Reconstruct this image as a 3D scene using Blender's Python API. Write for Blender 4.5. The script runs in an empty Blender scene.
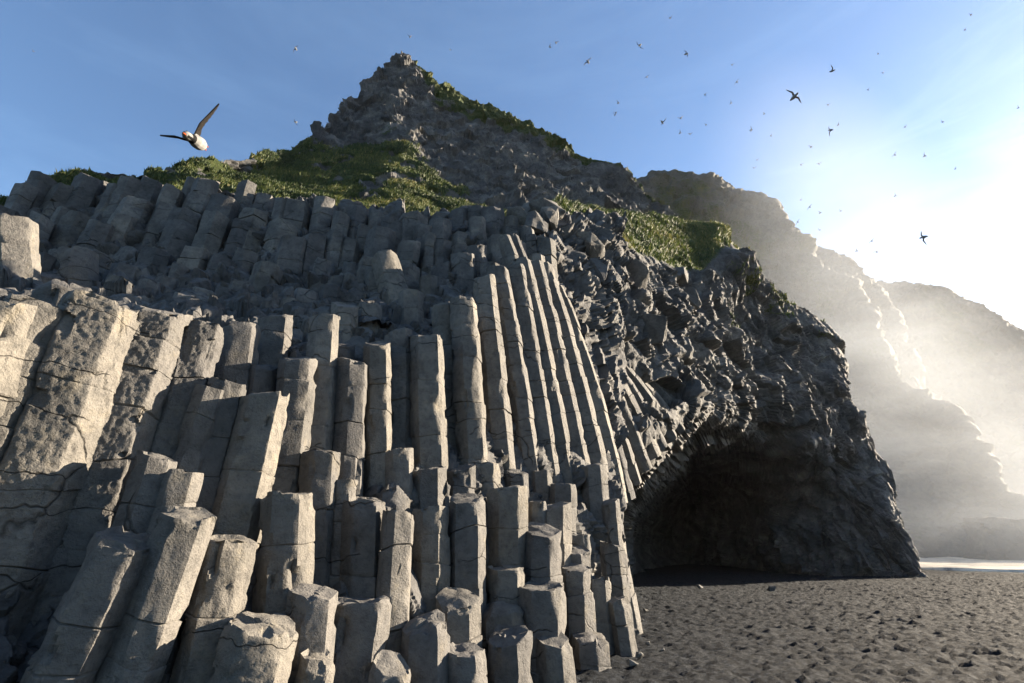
import bpy, bmesh, math, random
import numpy as np
from mathutils import Vector, Matrix

random.seed(7)
RNG = np.random.default_rng(11)
SC = bpy.context.scene
COL = SC.collection
R = math.radians

# ------------------------------------------------------------------ camera
CAM_H = 1.8
FPX = 512.0
PITCH = math.atan((546 - 341.5) / FPX)
CP, SP = math.cos(PITCH), math.sin(PITCH)

def ray(px, py):
    v = 341.5 - py
    return (px - 512.0), FPX * CP - v * SP, v * CP + FPX * SP

def at(px, py, Y):
    x, f, u = ray(px, py)
    return np.array([Y * x / f, Y, CAM_H + Y * u / f])

def at_arr(px, py, Y):
    v = 341.5 - py
    f = FPX * CP - v * SP
    u = v * CP + FPX * SP
    return np.stack([Y * (px - 512.0) / f, Y, CAM_H + Y * u / f], -1)

def zcam(p):
    return p[1] * CP + (p[2] - CAM_H) * SP

cam = bpy.data.cameras.new('camera')
cam.lens = 18.0; cam.sensor_width = 36.0
cam.clip_start = 0.1; cam.clip_end = 20000
camo = bpy.data.objects.new('camera', cam)
camo.location = (0, 0, CAM_H)
camo.rotation_euler = (math.pi / 2 + PITCH, 0, 0)
COL.objects.link(camo)
SC.camera = camo

# ------------------------------------------------------------------ noise (numpy)
def _hash(ix, iy, iz, seed):
    h = (ix.astype(np.int64) * 374761393 + iy.astype(np.int64) * 668265263 +
         iz.astype(np.int64) * 2147483647 + seed * 1274126177) & 0xFFFFFFFF
    h = ((h ^ (h >> 13)) * 1274126177) & 0xFFFFFFFF
    h = ((h ^ (h >> 16)) * 2246822519) & 0xFFFFFFFF
    return h ^ (h >> 15)

def _u(h):
    return (h & 0xFFFFFF) / float(0x1000000)

def noise(P, seed=0):
    """gradient noise, about -1..1"""
    P = np.asarray(P, float)
    I = np.floor(P).astype(np.int64); F = P - I
    W = F * F * F * (F * (F * 6 - 15) + 10)
    out = 0
    for dx in (0, 1):
        for dy in (0, 1):
            for dz in (0, 1):
                h = _hash(I[..., 0] + dx, I[..., 1] + dy, I[..., 2] + dz, seed)
                g = (((h & 1023) / 511.5 - 1) * (F[..., 0] - dx) + (((h >> 10) & 1023) / 511.5 - 1) * (F[..., 1] - dy)
                     + (((h >> 20) & 1023) / 511.5 - 1) * (F[..., 2] - dz))
                w = ((W[..., 0] if dx else 1 - W[..., 0]) * (W[..., 1] if dy else 1 - W[..., 1]) *
                     (W[..., 2] if dz else 1 - W[..., 2]))
                out = out + g * w
    return out * 1.3

def fbm(P, oct=4, seed=0, gain=0.5, lac=2.03):
    a, s = 1.0, 0.0
    P = np.asarray(P, float)
    for o in range(oct):
        s = s + a * noise(P, seed + o * 17)
        P = P * lac + 3.7; a *= gain
    return s

def ridged(P, oct=4, seed=0):
    a, s = 1.0, 0.0
    P = np.asarray(P, float)
    for o in range(oct):
        s = s + a * (1 - 2 * np.abs(noise(P, seed + o * 31)))
        P = P * 2.1 + 1.9; a *= 0.5
    return s

def blocks(P, seed=0, tilt=0.6):
    """faceted blocks: every cell is a tilted plane; returns (height -1..1, crack 0..1)"""
    P = np.asarray(P, float)
    I = np.floor(P).astype(np.int64)
    shp = P.shape[:-1]
    f1 = np.full(shp, 9e9); f2 = np.full(shp, 9e9)
    hgt = np.zeros(shp)
    for dx in (-1, 0, 1):
        for dy in (-1, 0, 1):
            for dz in (-1, 0, 1):
                cx, cy, cz = I[..., 0] + dx, I[..., 1] + dy, I[..., 2] + dz
                h = _hash(cx, cy, cz, seed); h2 = _hash(cx, cy, cz, seed + 101); h3 = _hash(cx, cy, cz, seed + 202)
                ox = P[..., 0] - (cx + (h & 1023) / 1023.0)
                oy = P[..., 1] - (cy + ((h >> 10) & 1023) / 1023.0)
                oz = P[..., 2] - (cz + ((h >> 20) & 1023) / 1023.0)
                d = ox * ox + oy * oy + oz * oz
                hh = (((h2 & 1023) / 511.5 - 1) * 0.6 + tilt * (((h3 & 1023) / 511.5 - 1) * ox * 2 +
                      (((h3 >> 10) & 1023) / 511.5 - 1) * oy * 2 + (((h3 >> 20) & 1023) / 511.5 - 1) * oz * 2))
                near = d < f1
                f2 = np.where(near, f1, np.minimum(f2, d))
                hgt = np.where(near, hh, hgt)
                f1 = np.where(near, d, f1)
    crack = np.clip((np.sqrt(f2) - np.sqrt(f1)) / 0.12, 0, 1)
    return hgt, crack

# ------------------------------------------------------------------ materials
def new_mat(name):
    m = bpy.data.materials.new(name); m.use_nodes = True
    nt = m.node_tree
    for n in list(nt.nodes): nt.nodes.remove(n)
    out = nt.nodes.new('ShaderNodeOutputMaterial')
    b = nt.nodes.new('ShaderNodeBsdfPrincipled')
    nt.links.new(b.outputs[0], out.inputs['Surface'])
    return m, nt, b, out

def N(nt, typ, **kw):
    n = nt.nodes.new(typ)
    for k, v in kw.items():
        if hasattr(n, k): setattr(n, k, v)
        else: n.inputs[k].default_value = v
    return n

def noise_node(nt, vec, scale, detail=6, rough=0.6, dist=0.0):
    n = nt.nodes.new('ShaderNodeTexNoise')
    n.inputs['Scale'].default_value = scale; n.inputs['Detail'].default_value = detail
    n.inputs['Roughness'].default_value = rough; n.inputs['Distortion'].default_value = dist
    nt.links.new(vec, n.inputs['Vector'])
    return n

def ramp(nt, fac, stops):
    r = nt.nodes.new('ShaderNodeValToRGB')
    els = r.color_ramp.elements
    while len(els) < len(stops): els.new(0.5)
    for e, (p, c) in zip(els, stops):
        e.position = p; e.color = (*c, 1) if len(c) == 3 else c
    nt.links.new(fac, r.inputs[0])
    return r

def mixc(nt, fac, a, b):
    m = nt.nodes.new('ShaderNodeMix'); m.data_type = 'RGBA'
    for sock, v in ((m.inputs['Factor'], fac), (m.inputs['A'], a), (m.inputs['B'], b)):
        pass
    ia, ib = m.inputs[6], m.inputs[7]
    if hasattr(fac, 'links'): nt.links.new(fac, m.inputs[0])
    else: m.inputs[0].default_value = fac
    for s, v in ((ia, a), (ib, b)):
        if hasattr(v, 'links'): nt.links.new(v, s)
        else: s.default_value = (*v, 1)
    return m.outputs[2]

def bump(nt, b, hgt_sockets):
    prev = None
    for sock, dist, st in hgt_sockets:
        n = nt.nodes.new('ShaderNodeBump')
        n.inputs['Distance'].default_value = dist; n.inputs['Strength'].default_value = st
        nt.links.new(sock, n.inputs['Height'])
        if prev: nt.links.new(prev, n.inputs['Normal'])
        prev = n.outputs[0]
    nt.links.new(prev, b.inputs['Normal'])

def rock_material(name, c0, c1, c2, scale=1.0, grass=False, bumpk=1.0, cracks=0.0):
    m, nt, b, out = new_mat(name)
    geo = nt.nodes.new('ShaderNodeNewGeometry')
    pos = geo.outputs['Position']
    n1 = noise_node(nt, pos, 0.9 * scale, 8, 0.65)
    n2 = noise_node(nt, pos, 9 * scale, 6, 0.7)
    n3 = noise_node(nt, pos, 38 * scale, 4, 0.65)
    c = ramp(nt, n1.outputs[0], [(0.3, c0), (0.52, c1), (0.72, c2)]).outputs[0]
    sp = ramp(nt, n2.outputs[0], [(0.32, (0.62, 0.62, 0.63)), (0.5, (1, 1, 1)), (0.7, (1.18, 1.17, 1.14))]).outputs[0]
    mm = nt.nodes.new('ShaderNodeMix'); mm.data_type = 'RGBA'; mm.blend_type = 'MULTIPLY'
    mm.inputs[0].default_value = 0.9
    nt.links.new(c, mm.inputs[6]); nt.links.new(sp, mm.inputs[7])
    c = mm.outputs[2]
    b.inputs['Roughness'].default_value = 0.82
    ns = noise_node(nt, pos, 2.3 * scale, 7, 0.72, 0.3)
    st = ramp(nt, ns.outputs[0], [(0.0, (0.62, 0.63, 0.66)), (0.40, (0.9, 0.9, 0.92)), (0.55, (1, 1, 1)), (0.66, (1.32, 1.22, 1.0)), (0.78, (1.5, 1.45, 1.35))])
    mst = nt.nodes.new('ShaderNodeMix'); mst.data_type = 'RGBA'; mst.blend_type = 'MULTIPLY'; mst.inputs[0].default_value = 0.5
    nt.links.new(c, mst.inputs[6]); nt.links.new(st.outputs[0], mst.inputs[7]); c = mst.outputs[2]
    oi = nt.nodes.new('ShaderNodeObjectInfo')
    tone = ramp(nt, oi.outputs['Random'], [(0.0, (0.78, 0.79, 0.82)), (0.5, (1, 1, 1)), (1.0, (1.2, 1.17, 1.1))])
    mt = nt.nodes.new('ShaderNodeMix'); mt.data_type = 'RGBA'; mt.blend_type = 'MULTIPLY'; mt.inputs[0].default_value = 1.0 if not grass else 0.0
    nt.links.new(c, mt.inputs[6]); nt.links.new(tone.outputs[0], mt.inputs[7]); c = mt.outputs[2]
    crk = None
    if cracks:
        wn = noise_node(nt, pos, 1.3, 3, 0.6)
        va = N(nt, 'ShaderNodeVectorMath', operation='MULTIPLY_ADD'); nt.links.new(wn.outputs['Color'], va.inputs[0]); va.inputs[1].default_value = (0.5, 0.5, 0.5)
        nt.links.new(pos, va.inputs[2])
        mp = N(nt, 'ShaderNodeMapping'); mp.inputs['Scale'].default_value = (0.5, 0.5, 1.5); nt.links.new(va.outputs[0], mp.inputs['Vector'])
        vo = nt.nodes.new('ShaderNodeTexVoronoi'); vo.feature = 'DISTANCE_TO_EDGE'; vo.inputs['Scale'].default_value = 1.1
        nt.links.new(mp.outputs[0], vo.inputs['Vector'])
        gate = noise_node(nt, pos, 0.7, 2, 0.5); ga = N(nt, 'ShaderNodeMath', operation='MULTIPLY_ADD'); nt.links.new(gate.outputs[0], ga.inputs[0]); ga.inputs[1].default_value = -0.9; ga.inputs[2].default_value = 0.48
        mxg = N(nt, 'ShaderNodeMath', operation='MAXIMUM'); nt.links.new(ga.outputs[0], mxg.inputs[0]); mxg.inputs[1].default_value = 0.0
        adg = N(nt, 'ShaderNodeMath', operation='ADD'); nt.links.new(vo.outputs['Distance'], adg.inputs[0]); nt.links.new(mxg.outputs[0], adg.inputs[1])
        crk = ramp(nt, adg.outputs[0], [(0.0, (0, 0, 0)), (0.014, (1, 1, 1))])
        dk = ramp(nt, adg.outputs[0], [(0.0, (0.35, 0.35, 0.35)), (0.009, (1, 1, 1))])
        mk = nt.nodes.new('ShaderNodeMix'); mk.data_type = 'RGBA'; mk.blend_type = 'MULTIPLY'; mk.inputs[0].default_value = cracks
        nt.links.new(c, mk.inputs[6]); nt.links.new(dk.outputs[0], mk.inputs[7]); c = mk.outputs[2]
    b.inputs['Specular IOR Level'].default_value = 0.2
    if grass:
        at_ = nt.nodes.new('ShaderNodeAttribute'); at_.attribute_name = 'grass'
        ng = noise_node(nt, pos, 1.7 * scale, 6, 0.7)
        gcol = ramp(nt, ng.outputs[0], [(0.3, (0.018, 0.026, 0.006)), (0.5, (0.042, 0.058, 0.013)), (0.68, (0.10, 0.095, 0.03))]).outputs[0]
        add = N(nt, 'ShaderNodeMath', operation='ADD'); nt.links.new(at_.outputs['Fac'], add.inputs[0])
        sb = N(nt, 'ShaderNodeMath', operation='MULTIPLY_ADD'); nt.links.new(n2.outputs[0], sb.inputs[0])
        sb.inputs[1].default_value = 1.2; sb.inputs[2].default_value = -0.6
        nt.links.new(sb.outputs[0], add.inputs[1])
        gm = ramp(nt, add.outputs[0], [(0.42, (0, 0, 0)), (0.6, (1, 1, 1))]).outputs[0]
        c = mixc(nt, gm, c, gcol)
    nt.links.new(c, b.inputs['Base Color'])
    hs = [(n2.outputs[0], 0.05 * bumpk / scale, 0.9), (n3.outputs[0], 0.018 * bumpk / scale, 0.9)]
    if crk: hs.append((crk.outputs[0], 0.03, 0.9))
    bump(nt, b, hs)
    return m

BASALT = rock_material('basalt', (0.075, 0.073, 0.069), (0.118, 0.113, 0.106), (0.165, 0.156, 0.142), cracks=0.9)
BASALT_DARK = rock_material('weathered_and_shade_basalt', (0.05, 0.05, 0.05), (0.10, 0.098, 0.095), (0.175, 0.169, 0.158), cracks=0.9)  # weathered rock; its darker tone also stands in for shade on the fan strands
CLIFF = rock_material('cliff_rock', (0.035, 0.035, 0.036), (0.09, 0.09, 0.09), (0.20, 0.197, 0.188), 0.8, True, 1.4)
MOUNT = rock_material('mountain_rock', (0.035, 0.036, 0.038), (0.095, 0.094, 0.092), (0.22, 0.21, 0.195), 0.5, True, 2.0)
HILLM = rock_material('hill_rock', (0.06, 0.058, 0.055), (0.10, 0.096, 0.085), (0.16, 0.15, 0.13), 0.25, True, 2.0)

def grass_material():
    m, nt, b, out = new_mat('grass_blades')
    at_ = nt.nodes.new('ShaderNodeAttribute'); at_.attribute_name = 'tint'
    c = ramp(nt, at_.outputs['Fac'], [(0.0, (0.012, 0.021, 0.005)), (0.4, (0.042, 0.068, 0.012)), (0.7, (0.115, 0.122, 0.026)), (1.0, (0.26, 0.21, 0.08))]).outputs[0]
    nt.links.new(c, b.inputs['Base Color'])
    b.inputs['Roughness'].default_value = 0.7
    tr = nt.nodes.new('ShaderNodeBsdfTranslucent'); nt.links.new(c, tr.inputs[0])
    mx = nt.nodes.new('ShaderNodeMixShader'); mx.inputs[0].default_value = 0.25
    nt.links.new(b.outputs[0], mx.inputs[1]); nt.links.new(tr.outputs[0], mx.inputs[2])
    nt.links.new(mx.outputs[0], out.inputs['Surface'])
    return m
GRASS = grass_material()

def flat_mat(name, col, rough=0.6, nscale=60, amt=0.25):
    m, nt, b, out = new_mat(name)
    tc = nt.nodes.new('ShaderNodeTexCoord')
    n = noise_node(nt, tc.outputs['Object'], nscale, 4, 0.6)
    c = ramp(nt, n.outputs[0], [(0.3, tuple(x * (1 - amt) for x in col)), (0.7, tuple(min(1, x * (1 + amt)) for x in col))]).outputs[0]
    nt.links.new(c, b.inputs['Base Color']); b.inputs['Roughness'].default_value = rough; b.inputs['Specular IOR Level'].default_value = 0.08
    return m

# ------------------------------------------------------------------ object helpers
def tag(o, label=None, cat=None, group=None, kind=None):
    if label: o['label'] = label
    if cat: o['category'] = cat
    if group: o['group'] = group
    if kind: o['kind'] = kind
    return o

def empty(name, loc):
    o = bpy.data.objects.new(name, None); o.location = tuple(loc); o.empty_display_size = 0.3
    COL.objects.link(o)
    return o

def mesh_obj(name, V, F, mat, parent=None, sharp=35, attrs=None, loc=None, smooth=True):
    """V (n,3) world coordinates, F list or (m,4) array"""
    V = np.asarray(V, float)
    me = bpy.data.meshes.new(name)
    if loc is None: loc = np.zeros(3)
    loc = np.asarray(loc, float)
    Vl = V - loc
    if isinstance(F, np.ndarray):
        k = F.shape[1]
        me.vertices.add(len(V)); me.vertices.foreach_set('co', Vl.ravel())
        me.loops.add(F.size); me.loops.foreach_set('vertex_index', F.ravel().astype(np.int32))
        me.polygons.add(len(F))
        me.polygons.foreach_set('loop_start', np.arange(0, F.size, k, dtype=np.int32))
        me.update(calc_edges=True)
    else:
        me.from_pydata(Vl.tolist(), [], F)
    me.validate()
    if smooth:
        me.polygons.foreach_set('use_smooth', np.ones(len(me.polygons), dtype=bool))
        if sharp: me.set_sharp_from_angle(angle=R(sharp))
    if attrs:
        for k_, a in attrs.items():
            at_ = me.attributes.new(k_, 'FLOAT', 'POINT'); at_.data.foreach_set('value', np.asarray(a, np.float32).ravel())
    me.materials.append(mat)
    o = bpy.data.objects.new(name, me)
    COL.objects.link(o)
    if parent is not None:
        o.parent = parent
        o.location = tuple(loc - np.array(parent.location))
    else:
        o.location = tuple(loc)
    return o

def grid_faces(nr, nc):
    i = np.arange(nr * nc).reshape(nr, nc)
    return np.stack([i[:-1, :-1], i[:-1, 1:], i[1:, 1:], i[1:, :-1]], -1).reshape(-1, 4)

def catmull(C, t):
    """C (n,...) sampled at t in 0..n-1"""
    n = len(C)
    i = np.clip(np.floor(t).astype(int), 0, n - 2); f = (t - i)
    sh = (-1,) + (1,) * (C.ndim - 1)
    f = f.reshape(sh)
    p0 = C[np.clip(i - 1, 0, n - 1)]; p1 = C[i]; p2 = C[i + 1]; p3 = C[np.clip(i + 2, 0, n - 1)]
    # softened tangents keep the surface from overshooting
    m1 = (p2 - p0) * 0.4; m2 = (p3 - p1) * 0.4
    f2, f3 = f * f, f * f * f
    return (2 * f3 - 3 * f2 + 1) * p1 + (f3 - 2 * f2 + f) * m1 + (-2 * f3 + 3 * f2) * p2 + (f3 - f2) * m2

def sheet_points(ctrl, nr, nc):
    """ctrl (rows, cols, 3) world points -> (nr,nc,3) and parameter arrays"""
    C = np.asarray(ctrl, float)
    tr = np.linspace(0, C.shape[0] - 1, nr); tc_ = np.linspace(0, C.shape[1] - 1, nc)
    A = catmull(C, tr)
    B = catmull(np.swapaxes(A, 0, 1), tc_)
    return np.swapaxes(B, 0, 1), tr, tc_

def grid_normals(P):
    du = np.gradient(P, axis=1); dv = np.gradient(P, axis=0)
    n = np.cross(du, dv)
    return n / (np.linalg.norm(n, axis=-1, keepdims=True) + 1e-9)

# ------------------------------------------------------------------ basalt columns
def column_mesh(base, top, rad, phi, bow=None, ring=0.12, epts=5, rough=1.0, pit=0.0, joint=(0.3, 0.95), seed=0,
                top_tilt=0.26, sides=6, chip=1.0, taper=0.0, round_top=0.0):
    """irregular prism from base to top; returns V, F"""
    rg = np.random.default_rng(seed)
    base = np.asarray(base, float); top = np.asarray(top, float)
    axis = top - base; L = np.linalg.norm(axis); axis = axis / L
    # frame
    ref = np.array([math.sin(phi), math.cos(phi), 0.0])       # direction of the front face normal
    ex = np.cross(ref, axis); ex /= np.linalg.norm(ex)
    ey = np.cross(axis, ex)                                   # ~ref
    # polygon: front face normal along +ey
    ang = np.array([math.pi / 2 + math.pi / sides + k * 2 * math.pi / sides for k in range(sides)])
    ang = ang + rg.uniform(-0.12, 0.12, sides)
    rr = rad * (1.0 + rg.uniform(-0.08, 0.08, sides))
    poly = np.stack([rr * np.cos(ang), rr * np.sin(ang)], -1)
    pts, corner = [], []
    for k in range(sides):
        a, b_ = poly[k], poly[(k + 1) % sides]
        for j in range(epts):
            t = j / epts
            pts.append(a * (1 - t) + b_ * t)
            corner.append(max(0, 1 - min(t, 1 - t) * epts / 1.0))
    pts = np.array(pts); corner = np.array(corner)
    cwide = np.array([max(0.0, 1 - min(j / epts, 1 - j / epts) * 3.2) for k in range(sides) for j in range(epts)])
    pts = pts * (1 - 0.012 * corner)[:, None]
    n = len(pts)
    # joints
    js = []; z = L
    while True:
        z -= rg.uniform(*joint) * (1 + 0.4 * rad)
        if z < 0.15: break
        js.append(z)
    js = js[::-1]
    bounds = [0.0] + js + [L]
    tilt = [np.zeros(2)] + [rg.normal(0, 0.10, 2) for _ in js] + [np.array([rg.normal(0, top_tilt * 0.5), -abs(rg.normal(0, top_tilt)) * 1.0])]
    js_in = rg.choice([0.012, 0.03, 0.06], len(bounds) + 1)
    rows = []
    for s in range(len(bounds) - 1):
        z0, z1 = bounds[s], bounds[s + 1]
        off = rg.normal(0, 0.010 * rough, 2) * min(1, rad / 0.4); rot = rg.normal(0, 0.012 * rough); sc = 1 + rg.normal(0, 0.009 * rough)
        sc *= 1 - taper * (z0 / L)
        if s == len(bounds) - 2: sc *= 0.985
        g = 0.005 + 0.009 * rg.random()
        lst = []; gi, gi2 = js_in[s], js_in[s + 1]
        if s > 0: lst += [(z0 + 0.002, gi), (z0 + g * 1.6, 0.0)]
        k = max(1, int((z1 - z0) / ring))
        for q in range(k + 1):
            zz = z0 + (z1 - z0) * (q + 0.0) / k
            if zz < z0 + 0.05 and s > 0: continue
            if zz > z1 - 0.05: continue
            lst.append((zz, 0.0))
        if s < len(bounds) - 2: lst += [(z1 - g * 1.6, 0.0), (z1 - 0.002, gi2)]
        else: lst += [(z1 - 0.05, 0.0), (z1 - 0.012, 0.003), (z1, 0.014)]
        cr, sr = math.cos(rot), math.sin(rot)
        M = np.array([[cr, -sr], [sr, cr]])
        for zz, ins in lst:
            f = (zz - z0) / (z1 - z0)
            tl = tilt[s] * (1 - f) + tilt[s + 1] * f
            p = (pts * sc * (1 - ins / max(rad, .2) * 0.5)) @ M.T + off
            zv = zz + p @ tl
            rows.append((p, zv))
    P2 = np.array([r_[0] for r_ in rows]); Z = np.array([r_[1] for r_ in rows])
    nr = len(rows)
    # close the top with shrinking rings
    lastp, lastz = P2[-1], Z[-1]
    caps = []
    for f in (0.86, 0.66, 0.42, 0.2):
        caps.append((lastp * f, lastz * f + (1 - f) * lastz.mean() + round_top * (1 - f * f)))
    P2 = np.concatenate([P2, np.array([c[0] for c in caps])]); Z = np.concatenate([Z, np.array([c[1] for c in caps])])
    side_rows = nr
    nr = len(P2)
    # world
    bowv = np.zeros(3) if bow is None else np.asarray(bow, float)
    tt = np.clip(Z / L, 0, 1.1)
    Z[:side_rows] += (0.05 * noise(np.stack([P2[:side_rows, :, 0] * 2.5, P2[:side_rows, :, 1] * 2.5, Z[:side_rows] * 0.7 + seed], -1), 2) * rough * np.clip(Z[:side_rows], 0, 1))
    W = base + P2[..., 0:1] * ex + P2[..., 1:2] * ey + Z[..., None] * axis + (4 * tt * (1 - tt))[..., None] * bowv
    rad_dir = P2[..., 0:1] * ex + P2[..., 1:2] * ey
    rl = np.linalg.norm(rad_dir, axis=-1, keepdims=True); rad_dir = rad_dir / (rl + 1e-6)
    d = 0.010 * rough * fbm(W * 1.8, 3, seed=seed % 97) + 0.006 * rough * fbm(W * 9, 2, seed=3 + seed % 91)
    hb_, _c = blocks(W * 2.6 + 0.3 * noise(W * 3, 4)[..., None], 5 + seed % 89)
    hc_, _c = blocks(W * np.array([1.6, 1.6, 1.1]), 15 + seed % 89)
    d = d + 0.012 * rough * hc_
    ch = np.clip(hb_ - 0.34, 0, 1)
    d = d - chip * 0.10 * ch * np.concatenate([np.repeat(cwide[None], side_rows, 0), np.zeros((nr - side_rows, n))])
    edge = np.zeros((nr, n)); edge[side_rows - 3:side_rows] = 1
    d = d - chip * 0.05 * np.clip(fbm(W * 4.0, 3, seed=6 + seed % 83), 0, 1) * edge
    if pit > 0:
        q = noise(W * np.array([19, 19, 13.0]), 8); q2 = noise(W * 36.0, 9)
        d = d + pit * (0.009 * np.minimum(q, 0.1) + 0.007 * q2)
    W = W + rad_dir * d[..., None]
    capn = np.zeros((nr, n)); capn[side_rows:] = 1
    W = W + axis * (0.05 * fbm(W * 2.6, 3, seed=12 + seed % 71) * capn)[..., None]
    ht, _c = blocks(W * np.array([2.3, 2.3, 0.6]), 25 + seed % 89)
    kt = np.clip((Z - (L - 0.22)) / 0.22, 0, 1)
    W = W + axis * (0.05 * chip * np.minimum(ht, 0.2) * kt * min(1, rad / 0.35))[..., None]
    V = W.reshape(-1, 3)
    i = np.arange(nr * n).reshape(nr, n)
    Fq = np.stack([i[:-1], np.roll(i, -1, 1)[:-1], np.roll(i, -1, 1)[1:], i[1:]], -1).reshape(-1, 4)
    c = len(V)
    V = np.concatenate([V, V[-n:].mean(0, keepdims=True)])
    F = Fq.tolist() + [[i[-1, k], i[-1, (k + 1) % n], c] for k in range(n)]
    return V, F

_cid = [0]
def traced_column(parent, tx, ty, w, bx, by, Y, theta=0.0, bow=0.0, end=False, Yb=None, mat=None, name='column', label=None, **kw):
    """a column whose front top edge is seen at (tx,ty) at distance Y, axis passing (bx,by)"""
    _cid[0] += 1
    sd = _cid[0] * 13 + 5
    rg = np.random.default_rng(sd)
    T = at(tx, ty, Y)
    B = at(bx, by, Y if Yb is None else Yb)
    rad = 0.5 * w * zcam(T) / FPX * 1.02
    vd = np.array([T[0], T[1], 0.0]); vd /= np.linalg.norm(vd)
    T = T + vd * rad * 0.87; B = B + vd * rad * 0.87
    if not end:
        k = (T[2] + 0.4) / (T[2] - B[2])
        B2 = T + (B - T) * k
    else:
        B2 = B
    phi = math.atan2(-T[0], -T[1]) - R(theta) + R(rg.normal(0, 3.0))
    bowv = None
    if bow:
        bowv = np.array([bow * zcam(T) / FPX, 0, 0])
    d = T[1]
    kw.setdefault('ring', max(0.05, 0.011 * d)); kw.setdefault('epts', 8 if d < 8 else (6 if d < 12 else 4))
    V, F = column_mesh(B2, T, rad, phi, bow=bowv, seed=sd, **kw)
    o = mesh_obj(name, V, F, mat or BASALT, parent, sharp=38, loc=B2)
    if label: o['label'] = label
    return o

cliff = empty('basalt_cliff', (-2, 9, 0))
tag(cliff, 'stepped cliff of tall grey hexagonal basalt columns rising straight from the black beach', 'basalt cliff')

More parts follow.
